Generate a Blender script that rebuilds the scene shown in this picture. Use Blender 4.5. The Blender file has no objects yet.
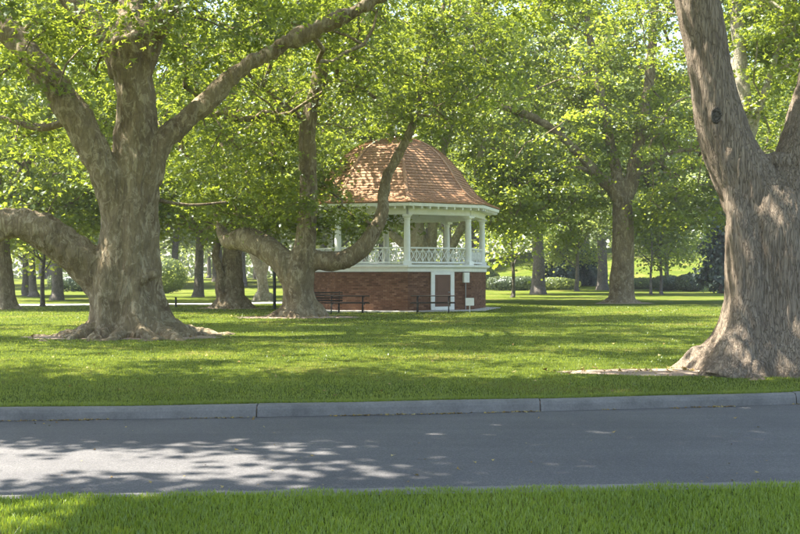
import bpy, bmesh, math, random
import numpy as np
from mathutils import Vector, Matrix, noise

random.seed(7)
RNG = np.random.default_rng(11)
scene = bpy.context.scene
COL = scene.collection
PI = math.pi

# ------------------------------------------------------------------ camera
CAM_H = 1.65
F = 1111.0                      # focal length in photo pixels (800 px wide)
HOR = 275.0                     # horizon row in the photo
cam_d = bpy.data.cameras.new('camera')
cam = bpy.data.objects.new('camera', cam_d)
COL.objects.link(cam)
cam_d.sensor_width = 36.0
cam_d.lens = 50.0
cam_d.clip_end = 3000.0
cam.location = (0, 0, CAM_H)
cam.rotation_euler = (PI/2 + math.atan((HOR-267.0)/F), 0, 0)
scene.camera = cam

# ------------------------------------------------------------------ light
SUN_EL = 60.0
SUN_DIR = Vector((-0.98, 0.12, 0.0)).normalized()*math.cos(math.radians(SUN_EL))
SUN_DIR.z = math.sin(math.radians(SUN_EL))
world = bpy.data.worlds.new('World')
scene.world = world
world.use_nodes = True
wn = world.node_tree
sky = wn.nodes.new('ShaderNodeTexSky')
sky.sky_type = 'NISHITA'
sky.sun_disc = False
sky.sun_elevation = math.radians(SUN_EL)
sky.sun_rotation = math.atan2(SUN_DIR.x, SUN_DIR.y)
sky.air_density = 1.2
sky.dust_density = 2.0
bg = wn.nodes['Background']
bg.inputs['Strength'].default_value = 0.10
wn.links.new(sky.outputs[0], bg.inputs['Color'])
sun_d = bpy.data.lights.new('sun', 'SUN')
sun_d.energy = 5.0
sun_d.angle = math.radians(0.53)
sun_d.color = (1.0, 0.94, 0.82)
sun = bpy.data.objects.new('sun', sun_d)
COL.objects.link(sun)
sun.rotation_euler = (-SUN_DIR).to_track_quat('-Z', 'Y').to_euler()
sun.location = (-30, 20, 60)

vs = scene.view_settings
vs.view_transform = 'Standard'
vs.look = 'None'
vs.gamma = 1.0
vs.use_curve_mapping = False
vs.exposure = 2.27
scene.cycles.use_denoising = True
scene.cycles.max_bounces = 7
scene.cycles.diffuse_bounces = 5
scene.cycles.glossy_bounces = 2
scene.cycles.transmission_bounces = 5
scene.cycles.sample_clamp_indirect = 6.0

# ------------------------------------------------------------------ helpers
def P(x, y, d):
    """point at depth d that stands on photo pixel (x, y)"""
    return Vector(((x-400.0)/F*d, d, CAM_H + (HOR-y)/F*d))

def pix(p):
    return 400.0 + p[0]/p[1]*F, HOR - (p[2]-CAM_H)/p[1]*F

class MB:
    def __init__(s):
        s.v = []; s.f = []
    def add(s, vs_, fs_):
        o = len(s.v)
        s.v += [tuple(q) for q in vs_]
        s.f += [tuple(i+o for i in f) for f in fs_]
    def box(s, c, size, mat=None):
        hx, hy, hz = size[0]/2, size[1]/2, size[2]/2
        vv = [Vector((x, y, z)) for z in (-hz, hz) for y in (-hy, hy) for x in (-hx, hx)]
        if mat is not None: vv = [mat @ q for q in vv]
        vv = [q + Vector(c) for q in vv]
        s.add(vv, [(0,2,3,1), (4,5,7,6), (0,1,5,4), (2,6,7,3), (0,4,6,2), (1,3,7,5)])
    def bar(s, a, b, w, h=None, up=Vector((0,0,1))):
        a, b = Vector(a), Vector(b); h = h or w
        t = (b-a).normalized()
        if abs(t.dot(up)) > .98: up = Vector((1,0,0))
        u = t.cross(up).normalized(); n = u.cross(t)
        vv = [q + u*x*w/2 + n*y*h/2 for q in (a, b) for x, y in ((-1,-1), (1,-1), (1,1), (-1,1))]
        s.add(vv, [(0,3,2,1), (4,5,6,7), (0,1,5,4), (1,2,6,5), (2,3,7,6), (3,0,4,7)])
    def tube(s, pts, rad, n=8, mod=None, caps=True):
        pts = [Vector(q) for q in pts]
        o = len(s.v); u = None
        for i, p in enumerate(pts):
            t = (pts[min(i+1, len(pts)-1)] - pts[max(i-1, 0)])
            t = t.normalized() if t.length > 1e-9 else Vector((0,0,1))
            if u is None:
                u = t.cross(Vector((0.0,1.0,0.0)))
                if u.length < .1: u = t.cross(Vector((1.0,0,0)))
                u.normalize()
            else:
                u = (u - t*u.dot(t)).normalized()
            w = t.cross(u)
            for k in range(n):
                a = 2*PI*k/n
                r = rad[i]*(mod(p, a) if mod else 1.0)
                s.v.append(tuple(p + u*math.cos(a)*r + w*math.sin(a)*r))
        for i in range(len(pts)-1):
            for k in range(n):
                a, b = o+i*n+k, o+i*n+(k+1) % n
                s.f.append((a, b, b+n, a+n))
        if caps:
            s.f.append(tuple(o+k for k in reversed(range(n))))
            e = o+(len(pts)-1)*n
            s.f.append(tuple(e+k for k in range(n)))
    def lathe(s, prof, c=(0,0,0), n=16, ph=0.0):
        o = len(s.v); c = Vector(c)
        for r, z in prof:
            for k in range(n):
                a = ph+2*PI*k/n
                s.v.append((c.x+r*math.cos(a), c.y+r*math.sin(a), c.z+z))
        for i in range(len(prof)-1):
            for k in range(n):
                a, b = o+i*n+k, o+i*n+(k+1) % n
                s.f.append((a, b, b+n, a+n))
        s.f.append(tuple(o+k for k in reversed(range(n))))
        e = o+(len(prof)-1)*n
        s.f.append(tuple(e+k for k in range(n)))
    def mesh(s, name, smooth=False):
        m = bpy.data.meshes.new(name)
        m.from_pydata(s.v, [], s.f); m.update()
        if smooth: m.polygons.foreach_set('use_smooth', [True]*len(m.polygons))
        return m
    def build(s, name, mat, parent=None, smooth=False, bevel=0.0):
        o = bpy.data.objects.new(name, s.mesh(name, smooth))
        COL.objects.link(o)
        o.data.materials.append(mat)
        if parent is not None: o.parent = parent
        if bevel:
            b = o.modifiers.new('bevel', 'BEVEL'); b.width = bevel; b.segments = 2; b.limit_method = 'ANGLE'
        return o

def fast_mesh(name, verts, tris, attrs=None, smooth=False):
    m = bpy.data.meshes.new(name)
    nv, nt = len(verts), len(tris)
    m.vertices.add(nv); m.vertices.foreach_set('co', np.ascontiguousarray(verts, np.float32).ravel())
    m.loops.add(nt*3); m.loops.foreach_set('vertex_index', np.ascontiguousarray(tris, np.int32).ravel())
    m.polygons.add(nt)
    m.polygons.foreach_set('loop_start', np.arange(0, nt*3, 3, dtype=np.int32))
    m.update(calc_edges=True)
    for k, a in (attrs or {}).items():
        at = m.attributes.new(k, 'FLOAT', 'POINT'); at.data.foreach_set('value', np.asarray(a, np.float32))
    if smooth: m.polygons.foreach_set('use_smooth', np.ones(nt, bool))
    return m

def link(name, me, mat, parent=None):
    o = bpy.data.objects.new(name, me); COL.objects.link(o)
    if mat and not me.materials: me.materials.append(mat)
    if parent is not None: o.parent = parent
    return o

def tag(o, label=None, cat=None, group=None, kind=None):
    if label: o['label'] = label
    if cat: o['category'] = cat
    if group: o['group'] = group
    if kind: o['kind'] = kind
    return o

def empty(name, loc=(0,0,0), rz=0.0):
    o = bpy.data.objects.new(name, None); COL.objects.link(o)
    o.location = loc; o.rotation_euler = (0, 0, rz); o.empty_display_size = .3
    return o

def copy_tree(o, parent=None):
    c = o.copy(); COL.objects.link(c)
    if parent is not None:
        c.parent = parent
    for ch in list(o.children): copy_tree(ch, c)
    return c

# ------------------------------------------------------------------ materials
def new_mat(name):
    m = bpy.data.materials.new(name); m.use_nodes = True
    nt = m.node_tree; nt.nodes.clear()
    out = nt.nodes.new('ShaderNodeOutputMaterial')
    return m, nt, out

def N(nt, typ, **kw):
    n = nt.nodes.new(typ)
    for k, v in kw.items():
        if k in n.inputs: n.inputs[k].default_value = v
        else: setattr(n, k, v)
    return n

def ramp(nt, src, stops):
    r = nt.nodes.new('ShaderNodeValToRGB')
    el = r.color_ramp.elements
    while len(el) < len(stops): el.new(0.5)
    for e, (p, c) in zip(el, stops):
        e.position = p; e.color = (c[0], c[1], c[2], 1) if len(c) == 3 else c
    nt.links.new(src, r.inputs[0]); return r

def mixc(nt, fac, a, b, mode='MIX'):
    m = nt.nodes.new('ShaderNodeMix'); m.data_type = 'RGBA'; m.blend_type = mode
    for sock, val in ((m.inputs[0], fac), (m.inputs[6], a), (m.inputs[7], b)):
        if hasattr(val, 'is_output'): nt.links.new(val, sock)
        elif isinstance(val, (int, float)): sock.default_value = val
        else: sock.default_value = (*val, 1)
    return m.outputs[2]

def coords(nt, scale=(1,1,1), kind='Object'):
    tc = nt.nodes.new('ShaderNodeTexCoord'); mp = nt.nodes.new('ShaderNodeMapping')
    mp.inputs['Scale'].default_value = scale
    nt.links.new(tc.outputs[kind], mp.inputs[0]); return mp.outputs[0]

def noise_tex(nt, vec, scale, detail=4, rough=.55, dist=0.0):
    n = N(nt, 'ShaderNodeTexNoise', Scale=scale, Detail=detail, Roughness=rough, Distortion=dist)
    nt.links.new(vec, n.inputs['Vector']); return n.outputs['Fac']

def bump(nt, h, strength, dist, prev=None):
    b = N(nt, 'ShaderNodeBump', Strength=strength, Distance=dist)
    nt.links.new(h, b.inputs['Height'])
    if prev is not None: nt.links.new(prev, b.inputs['Normal'])
    return b.outputs[0]

def principled(nt, out, col, rough=.8, nor=None, spec=.3):
    p = nt.nodes.new('ShaderNodeBsdfPrincipled')
    p.inputs['Roughness'].default_value = rough
    p.inputs['Specular IOR Level'].default_value = spec
    if hasattr(col, 'is_output'): nt.links.new(col, p.inputs['Base Color'])
    else: p.inputs['Base Color'].default_value = (*col, 1)
    if nor is not None: nt.links.new(nor, p.inputs['Normal'])
    nt.links.new(p.outputs[0], out.inputs[0]); return p

def mat_bark(name, dark, mid, pale, pale_amt=.5, furrow=.5, zs=.3, plate=9.0, pz=.5):
    m, nt, out = new_mat(name)
    v = coords(nt); vz = coords(nt, (1, 1, zs))
    big = noise_tex(nt, v, 1.3, 5, .6, .4)
    c1 = ramp(nt, big, [(.30, dark), (.50, mid), (.75, mid)]).outputs[0]
    patch = noise_tex(nt, coords(nt, (1, 1, .6)), 4.0, 5, .7, 1.2)
    pm = ramp(nt, patch, [(.60-.14*pale_amt, (0,0,0)), (.64-.10*pale_amt, (1,1,1))]).outputs[0]
    pmf = N(nt, 'ShaderNodeMath', operation='MULTIPLY'); nt.links.new(pm, pmf.inputs[0]); pmf.inputs[1].default_value = pale_amt
    c2 = mixc(nt, pmf.outputs[0], c1, pale)
    # plates: cells wobbled by noise, each its own tone, cracks between them
    vp = coords(nt, (1, 1, pz))
    wob = N(nt, 'ShaderNodeTexNoise', Scale=plate*.55, Detail=4.0); nt.links.new(vp, wob.inputs['Vector'])
    add = N(nt, 'ShaderNodeVectorMath', operation='MULTIPLY_ADD'); nt.links.new(wob.outputs['Color'], add.inputs[0])
    add.inputs[1].default_value = (3.4/plate, 3.4/plate, 3.4/plate); nt.links.new(vp, add.inputs[2])
    ve = N(nt, 'ShaderNodeTexVoronoi', feature='DISTANCE_TO_EDGE', Scale=plate); nt.links.new(add.outputs[0], ve.inputs['Vector'])
    vc = N(nt, 'ShaderNodeTexVoronoi', Scale=plate); nt.links.new(add.outputs[0], vc.inputs['Vector'])
    c2 = mixc(nt, .45, c2, ramp(nt, vc.outputs['Color'], [(.1, (.70,.68,.64)), (.9, (1.28,1.28,1.25))]).outputs[0], 'MULTIPLY')
    crack = ramp(nt, ve.outputs['Distance'], [(.0, (.30,.27,.24)), (.10, (1,1,1))]).outputs[0]
    c2 = mixc(nt, furrow, c2, crack, 'MULTIPLY')
    fine = noise_tex(nt, vz, 34.0, 6, .75)
    fr = ramp(nt, fine, [(.38, (.50,.47,.44)), (.60, (1.12,1.12,1.12))]).outputs[0]
    c3 = mixc(nt, .25+.6*furrow, c2, fr, 'MULTIPLY')
    b = bump(nt, fine, .8, .02+.03*furrow)
    b = bump(nt, crack, .9, .012+.045*furrow, b)
    b = bump(nt, patch, .5, .02, b)
    principled(nt, out, c3, .9, b, .15)
    return m

def mat_leaf(name, dark, light, trans, tmix=.5):
    m, nt, out = new_mat(name)
    at = N(nt, 'ShaderNodeAttribute', attribute_name='tint')
    c = ramp(nt, at.outputs['Fac'], [(0, dark), (1, light)]).outputs[0]
    t2 = [min(1, q*1.25) for q in trans]; t1 = [q*.72 for q in trans]
    ct = ramp(nt, at.outputs['Fac'], [(0, t1), (1, t2)]).outputs[0]
    d = N(nt, 'ShaderNodeBsdfDiffuse'); nt.links.new(c, d.inputs[0])
    t = N(nt, 'ShaderNodeBsdfTranslucent'); nt.links.new(ct, t.inputs[0])
    mx = N(nt, 'ShaderNodeMixShader'); mx.inputs[0].default_value = tmix
    nt.links.new(d.outputs[0], mx.inputs[1]); nt.links.new(t.outputs[0], mx.inputs[2])
    g = N(nt, 'ShaderNodeBsdfGlossy', Roughness=.42); g.inputs[0].default_value = (.9,.95,1,1)
    m2 = N(nt, 'ShaderNodeMixShader'); m2.inputs[0].default_value = .035
    nt.links.new(mx.outputs[0], m2.inputs[1]); nt.links.new(g.outputs[0], m2.inputs[2])
    nt.links.new(m2.outputs[0], out.inputs[0]); return m

def mat_ground(name):
    m, nt, out = new_mat(name)
    v = coords(nt)
    a = noise_tex(nt, v, .35, 6, .6)
    b_ = noise_tex(nt, v, 9.0, 6, .75)
    c = ramp(nt, a, [(.33, (.068,.102,.014)), (.52, (.11,.142,.020)), (.68, (.19,.175,.048))]).outputs[0]
    f = ramp(nt, b_, [(.30, (.62,.62,.55)), (.66, (1.2,1.2,1.15))]).outputs[0]
    c = mixc(nt, .8, c, f, 'MULTIPLY')
    fine = noise_tex(nt, v, 45.0, 4, .8)
    bb = bump(nt, fine, .9, .06); bb = bump(nt, b_, .5, .05, bb)
    principled(nt, out, c, .95, bb, .05); return m

def mat_soil(name):
    m, nt, out = new_mat(name)
    v = coords(nt)
    a = noise_tex(nt, v, 2.2, 6, .65); b_ = noise_tex(nt, v, 28, 5, .7)
    c = ramp(nt, a, [(.3, (.20,.15,.11)), (.5, (.33,.255,.20)), (.7, (.44,.36,.295))]).outputs[0]
    c = mixc(nt, .6, c, ramp(nt, b_, [(.3, (.5,.48,.45)), (.6, (1.15,1.15,1.15))]).outputs[0], 'MULTIPLY')
    principled(nt, out, c, .95, bump(nt, b_, .8, .03), .1); return m

def mat_asphalt():
    m, nt, out = new_mat('asphalt')
    v = coords(nt)
    st = N(nt, 'ShaderNodeTexVoronoi', Scale=95.0); nt.links.new(v, st.inputs['Vector'])
    a = noise_tex(nt, v, .6, 5, .6)
    agg = ramp(nt, st.outputs['Color'], [(.15, (.086,.083,.085)), (.6, (.114,.110,.112)), (.95, (.16,.155,.157))]).outputs[0]
    c = mixc(nt, .55, agg, ramp(nt, a, [(.3, (.72,.72,.74)), (.7, (1.18,1.17,1.16))]).outputs[0], 'MULTIPLY')
    # long faint wheel-worn streaks along the carriageway
    s = noise_tex(nt, coords(nt, (.12, 2.2, 1)), 1.4, 4, .5)
    c = mixc(nt, .35, c, ramp(nt, s, [(.35, (.8,.8,.82)), (.65, (1.15,1.15,1.13))]).outputs[0], 'MULTIPLY')
    b = bump(nt, st.outputs['Distance'], .7, .006)
    b = bump(nt, noise_tex(nt, v, 40, 4, .7), .5, .006, b)
    principled(nt, out, c, .85, b, .25); return m

def mat_concrete(name, lo, hi):
    m, nt, out = new_mat(name)
    v = coords(nt)
    a = noise_tex(nt, v, 2.0, 6, .65); b_ = noise_tex(nt, v, 40, 5, .7)
    c = ramp(nt, a, [(.3, lo), (.7, hi)]).outputs[0]
    c = mixc(nt, .5, c, ramp(nt, b_, [(.3, (.6,.6,.6)), (.65, (1.15,1.15,1.15))]).outputs[0], 'MULTIPLY')
    principled(nt, out, c, .9, bump(nt, b_, .6, .008), .2); return m

def mat_tint(name, stops, rough=.8, bscale=30, bstr=.4, spec=.2, grain=(1,1,1)):
    """colour picked per piece from the 'tint' attribute, with grain on top"""
    m, nt, out = new_mat(name)
    at = N(nt, 'ShaderNodeAttribute', attribute_name='tint')
    c = ramp(nt, at.outputs['Fac'], stops).outputs[0]
    n = noise_tex(nt, coords(nt, grain), bscale, 5, .7)
    c = mixc(nt, .6, c, ramp(nt, n, [(.3, (.65,.65,.65)), (.7, (1.2,1.2,1.2))]).outputs[0], 'MULTIPLY')
    principled(nt, out, c, rough, bump(nt, n, bstr, .01), spec); return m

def mat_paint(name, col, rough=.55, dirt=.25, spec=.4):
    m, nt, out = new_mat(name)
    v = coords(nt)
    n = noise_tex(nt, v, 3.0, 6, .7)
    c = mixc(nt, dirt, col, ramp(nt, n, [(.35, (.55,.53,.48)), (.6, (1,1,1))]).outputs[0], 'MULTIPLY')
    principled(nt, out, c, rough, bump(nt, noise_tex(nt, v, 18, 4), .2, .01), spec); return m

BARK_PLANE = mat_bark('plane_bark', (.110,.078,.048), (.220,.174,.110), (.385,.330,.235), .65, .18, .25, 6.5, .22)
BARK_PALE = mat_bark('pale_plane_bark', (.25,.22,.165), (.36,.32,.25), (.55,.51,.42), .6, .2, .35, 7.0, .6)
BARK_FURROW = mat_bark('furrowed_bark', (.185,.142,.106), (.275,.222,.172), (.34,.288,.232), .3, .30, .10, 26.0, .085)
BARK_FAR = mat_bark('grey_bark', (.10,.09,.08), (.17,.15,.13), (.26,.24,.21), .3, .5)
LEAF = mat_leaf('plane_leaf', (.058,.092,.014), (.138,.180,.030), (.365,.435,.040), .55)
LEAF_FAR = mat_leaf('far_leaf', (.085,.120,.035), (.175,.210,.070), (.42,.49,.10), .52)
LEAF_DARK = mat_leaf('conifer_needle', (.022,.042,.026), (.055,.085,.06), (.06,.10,.05), .3)
LEAF_HEDGE = mat_leaf('hedge_leaf', (.055,.085,.035), (.13,.16,.075), (.16,.20,.06), .35)
GRASS = mat_leaf('grass_blade', (.076,.118,.016), (.190,.226,.040), (.33,.40,.04), .45)
VERGE = mat_leaf('verge_blade', (.090,.155,.016), (.215,.275,.040), (.36,.46,.035), .45)
LAWN = mat_ground('lawn_turf')
SOIL = mat_soil('bare_soil')
ASPHALT = mat_asphalt()
CONC = mat_concrete('kerb_concrete', (.135,.13,.122), (.235,.225,.212))
PATHC = mat_concrete('path_concrete', (.42,.40,.37), (.58,.55,.51))
WHITE = mat_paint('white_paint', (.78,.78,.76), .5, .22)
SHINGLE = mat_tint('cedar_shingle', [(0, (.23,.125,.066)), (.5, (.345,.195,.106)), (1, (.45,.28,.17))], .75, 14, .5, .25)
BRICK = mat_tint('red_brick', [(0, (.115,.060,.038)), (.5, (.190,.100,.062)), (1, (.27,.155,.10))], .9, 40, .5, .1)
MORTAR = mat_concrete('mortar', (.13,.10,.085), (.20,.16,.14))
DOORP = mat_paint('brown_door_paint', (.155,.080,.052), .6, .3)
DARKMETAL = mat_paint('dark_metal', (.022,.024,.023), .5, .3)
DARKWOOD = mat_tint('dark_plank', [(0, (.035,.028,.022)), (1, (.075,.058,.045))], .7, 12, .4)
GREYMETAL = mat_paint('grey_metal', (.30,.31,.32), .4, .2)
DRYLEAF = mat_tint('dry_leaf', [(0, (.16,.09,.035)), (.5, (.33,.23,.07)), (1, (.42,.36,.16))], .8, 20, .3)

# ------------------------------------------------------------------ setting: ground, road, kerbs, path
def far_kerb_y(x): return 14.31 + .165*x + (.0075*x*x if abs(x) < 12 else .0075*144 + (abs(x)-12)*.18)
def near_kerb_y(x): return 8.66 + .085*x
ROAD_Z = -.145
def hill(x, y):
    h = 0.0
    t = max(0.0, min(1.0, (y-118)/70.0)); t = t*t*(3-2*t)
    sx = max(0.0, min(1.0, (x+5)/35.0)); sx = sx*sx*(3-2*sx)
    h += 5.2*t*sx + 1.0*t
    return h
def lawn_z(x, y):
    k = min(1.0, max(0.0, (y-far_kerb_y(x)-.3)/4.0))
    return hill(x, y) + k*(.05*noise.noise(Vector((x*.12, y*.12, 3.0))))

def sheet(name, xs, rows_fn, zfn, mat):
    mb = MB(); n = None
    for x in xs:
        col = rows_fn(x); n = len(col)
        for y in col: mb.v.append((x, y, zfn(x, y)))
    for i in range(len(xs)-1):
        for j in range(n-1):
            a = i*n+j
            mb.f.append((a, a+n, a+n+1, a+1))
    return tag(mb.build(name, mat, None, True), kind='structure')

xs = [-400,-250,-150,-100] + list(range(-70, 71, 2)) + [100,150,250,400]
def lawn_rows(x):
    y0 = far_kerb_y(x)+.28
    t = [0, .6, 1.5, 3, 5, 7, 9, 12, 15, 18, 22, 26, 30, 35, 40, 45, 50, 56, 63, 70, 78, 86, 95, 104, 112, 120, 130, 140, 150, 162, 176, 195, 260, 400, 900]
    return [y0 + q for q in t]
sheet('lawn', xs, lawn_rows, lawn_z, LAWN)
sheet('verge', xs, lambda x: [-400, -40, -5, 3, 6, 7.5, near_kerb_y(x)-.16], lambda x, y: 0.0, LAWN)
sheet('road', xs, lambda x: [near_kerb_y(x)-.1 + (far_kerb_y(x)-near_kerb_y(x)+.2)*k/8 for k in range(9)],
      lambda x, y: ROAD_Z + .035*math.sin(PI*min(1, max(0, (y-near_kerb_y(x))/(far_kerb_y(x)-near_kerb_y(x))))), ASPHALT)

def kerb(name, fy, flip, x0, x1, seg, off):
    root = tag(empty(name), kind='structure')
    x = x0+off
    prof = [(0.0, -.30), (0.0, -.14), (.012, -.05), (.035, -.012), (.07, 0.006), (.17, .008), (.30, 0.0), (.30, -.30)]
    while x < x1:
        mb = MB(); n = len(prof); m = 5
        jz = random.uniform(-.006, .006); jy = random.uniform(-.008, .008)
        for i in range(m+1):
            xx = x+.006 + (seg-.016)*i/m
            for dy, z in prof:
                mb.v.append((xx, fy(xx) + jy + (-dy if flip else dy), z+jz))
        for i in range(m):
            for j in range(n-1):
                a = i*n+j; q = (a, a+n, a+n+1, a+1)
                mb.f.append(q if not flip else q[::-1])
        mb.f.append(tuple(range(n)) if not flip else tuple(reversed(range(n))))
        mb.f.append(tuple(m*n+j for j in reversed(range(n))) if not flip else tuple(m*n+j for j in range(n)))
        mb.build('kerb_stone', CONC, root, False)
        x += seg
    return root
kerb('kerb', far_kerb_y, False, -25.0, 27.0, 3.66, 1.23)
kerb('kerb', near_kerb_y, True, -16.0, 16.0, 3.66, 0.4)
# joint filler strip under the far kerb so no gap shows between stones
jm = MB()
for i in range(26):
    xa, xb = -26+2.0*i, -24+2.0*i
    jm.bar((xa, far_kerb_y(xa)+.16, -.14), (xb, far_kerb_y(xb)+.16, -.14), .24, .24)
tag(jm.build('kerb_bed', SOIL), kind='structure')

def ribbon(name, pts, w, z, mat):
    mb = MB()
    for i, p in enumerate(pts):
        a = Vector(pts[max(0, i-1)]); b = Vector(pts[min(len(pts)-1, i+1)])
        t = (b-a).normalized(); n_ = Vector((-t.y, t.x))
        for s in (-1, 1):
            q = Vector(p)+n_*s*w/2
            mb.v.append((q.x, q.y, lawn_z(q.x, q.y)+z))
    for i in range(len(pts)-1): mb.f.append((2*i, 2*i+2, 2*i+3, 2*i+1)[::-1])
    return tag(mb.build(name, mat), kind='structure')
def smooth2(pts, k=8):
    out = []
    for i in range(len(pts)-1):
        p = [Vector(pts[max(0, i-1)]), Vector(pts[i]), Vector(pts[i+1]), Vector(pts[min(len(pts)-1, i+2)])]
        for j in range(k):
            t = j/k
            out.append(.5*((2*p[1]) + (-p[0]+p[2])*t + (2*p[0]-5*p[1]+4*p[2]-p[3])*t*t + (-p[0]+3*p[1]-3*p[2]+p[3])*t**3))
    out.append(Vector(pts[-1])); return out
ribbon('path', smooth2([(-60, 58), (-30, 59.5), (-16, 61), (-8, 65), (-3.5, 74), (.5, 86), (2, 100), (1, 130)]), 3.4, .03, PATHC)

def soil_patch(cx, cy, rx, ry, seed, lift=.03):
    mb = MB(); rr = random.Random(seed); n, m = 48, 7
    mb.v.append((cx, cy, lawn_z(cx, cy)+lift+.05))
    for j in range(1, m+1):
        for k in range(n):
            a = 2*PI*k/n
            e = 1+.28*noise.noise(Vector((math.cos(a)*1.7, math.sin(a)*1.7, seed)))+.10*noise.noise(Vector((math.cos(a)*6, math.sin(a)*6, seed+9.)))
            t = j/m
            x, y = cx+rx*e*t*math.cos(a), cy+ry*e*t*math.sin(a)
            mb.v.append((x, y, lawn_z(x, y)+lift*(1-t**3)+.012*noise.noise(Vector((x*3, y*3, seed)))*(1-t)+(.004 if j == m else .012)))
    for k in range(n): mb.f.append((0, 1+k, 1+(k+1) % n))
    for j in range(m-1):
        for k in range(n):
            a, b = 1+j*n+k, 1+j*n+(k+1) % n
            mb.f.append((a, a+n, b+n, b))
    return tag(mb.build('bare_earth', SOIL, None, True), kind='structure')
PATCHES = [(-7.3, 29.5, 2.7, 1.05), (5.6, 18.6, 3.0, .7), (-3.9, 43.2, 2.4, 1.1), (-8.3, 54.8, 1.9, 1.0), (13.0, 64.6, 1.8, 1.0)]
for i, p in enumerate(PATCHES): soil_patch(*p, seed=i*3.1+1)

# ------------------------------------------------------------------ grass
def blades(name, pts, h, w, nseg, seed, label, mat=None):
    r = np.random.default_rng(seed); n = len(pts)
    yaw = r.uniform(0, 2*PI, n); hh = h*r.uniform(.55, 1.25, n); ww = w*r.uniform(.7, 1.3, n)
    lean = r.normal(0, .38, n); la = r.uniform(0, 2*PI, n)
    side = np.stack([np.cos(yaw), np.sin(yaw), np.zeros(n)], 1)*ww[:, None]*.5
    ld = np.stack([np.cos(la), np.sin(la), np.zeros(n)], 1)*(np.abs(lean)*hh)[:, None]
    up = np.stack([np.zeros(n), np.zeros(n), hh], 1)
    base = pts.astype(np.float64)
    clump = np.array([noise.noise(Vector((p[0]*.9, p[1]*.9, 1.0))) for p in pts[::1]]) if n < 400000 else np.zeros(n)
    tint = np.clip(.45+.35*clump+r.normal(0, .22, n), 0, 1)
    if nseg == 1:
        V = np.stack([base-side, base+side, base+ld+up], 1).reshape(-1, 3)
        T = np.arange(n*3).reshape(n, 3); A = np.repeat(tint, 3)
    else:
        mid = base+up*.55+ld*.3
        V = np.stack([base-side, base+side, mid+side*.8, mid-side*.8, base+up*.95+ld], 1).reshape(-1, 3)
        b = np.arange(n)[:, None]*5
        T = np.stack([b+np.array([0, 1, 2]), b+np.array([0, 2, 3]), b+np.array([3, 2, 4])], 1).reshape(-1, 3)
        A = np.repeat(tint, 5)
    o = link(name, fast_mesh(name, V, T, {'tint': A}), mat or GRASS)
    return tag(o, label, 'grass', kind='stuff')

n = 200000
gx = RNG.uniform(-6.2, 6.2, n); gy = RNG.uniform(5.9, 8.7+.085*6.2, n)
k = gy < near_kerb_y(gx)-.17+.05*np.sin(gx*7.0)+RNG.normal(0, .03, n)
pts = np.stack([gx[k], gy[k], np.zeros(k.sum())-.004], 1)
blades('verge_grass', pts, .043, .006, 2, 1, 'long bright green grass of the verge on the near side of the road', VERGE)

def on_soil(x, y):
    m = np.zeros(len(x), bool)
    for cx, cy, rx, ry in PATCHES:
        q = ((x-cx)/rx)**2+((y-cy)/ry)**2
        m |= q < RNG.uniform(.25, 1.15, len(x))
    return m
def scatter_lawn(n, y0, y1, edge_first=0):
    out = []
    u = RNG.uniform(0, 1, n); y = np.sqrt(y0**2+(y1**2-y0**2)*u)
    x = RNG.uniform(-1, 1, n)*(y*.38+1.5)
    fk = np.array([far_kerb_y(a) for a in x])
    k = (y > fk+.30) & (~on_soil(x, y) | (RNG.uniform(0, 1, n) < .06))
    x, y = x[k], y[k]
    z = np.array([lawn_z(a, b) for a, b in zip(x, y)])-.004
    return np.stack([x, y, z], 1)
a = scatter_lawn(120000, 13.6, 21)
x = RNG.uniform(-8, 8, 26000); fk = np.array([far_kerb_y(q) for q in x]); y = fk+.20+.05*np.sin(x*2.3)+np.abs(RNG.normal(0, .14, len(x)))
e = np.stack([x, y, np.full(len(x), -.003)], 1)
b = scatter_lawn(90000, 21, 36); c = scatter_lawn(50000, 36, 60)
blades('lawn_grass', np.concatenate([a, e]), .036, .012, 1, 2, 'mown lawn grass just behind the far kerb')
blades('lawn_grass', b, .040, .024, 1, 3, 'mown dappled lawn grass round the big trees')
blades('lawn_grass', c, .045, .045, 1, 4, 'mown lawn grass by the bandstand')

# ------------------------------------------------------------------ trees
def catmull(pts, k=5):
    out = []
    n = len(pts)
    for i in range(n-1):
        p = [pts[max(0, i-1)], pts[i], pts[i+1], pts[min(n-1, i+2)]]
        for j in range(k):
            t = j/k
            q = .5*((2*p[1][0]) + (-p[0][0]+p[2][0])*t + (2*p[0][0]-5*p[1][0]+4*p[2][0]-p[3][0])*t*t + (-p[0][0]+3*p[1][0]-3*p[2][0]+p[3][0])*t**3)
            r = p[1][1]*(1-t)+p[2][1]*t
            out.append((q, r))
    out.append(pts[-1]); return out

def fork_limb(start, direction, length, r0, seed, n=5, up=.25, wig=.16):
    rr = random.Random(seed)
    d = Vector(direction).normalized(); p = Vector(start); out = [(p.copy(), r0)]
    for i in range(n):
        d = (d + Vector((rr.uniform(-wig, wig), rr.uniform(-wig, wig), rr.uniform(-wig, wig)+up*.3))).normalized()
        p = p + d*length/n
        out.append((p.copy(), r0*(1-.82*(i+1)/n)))
    return out

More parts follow.
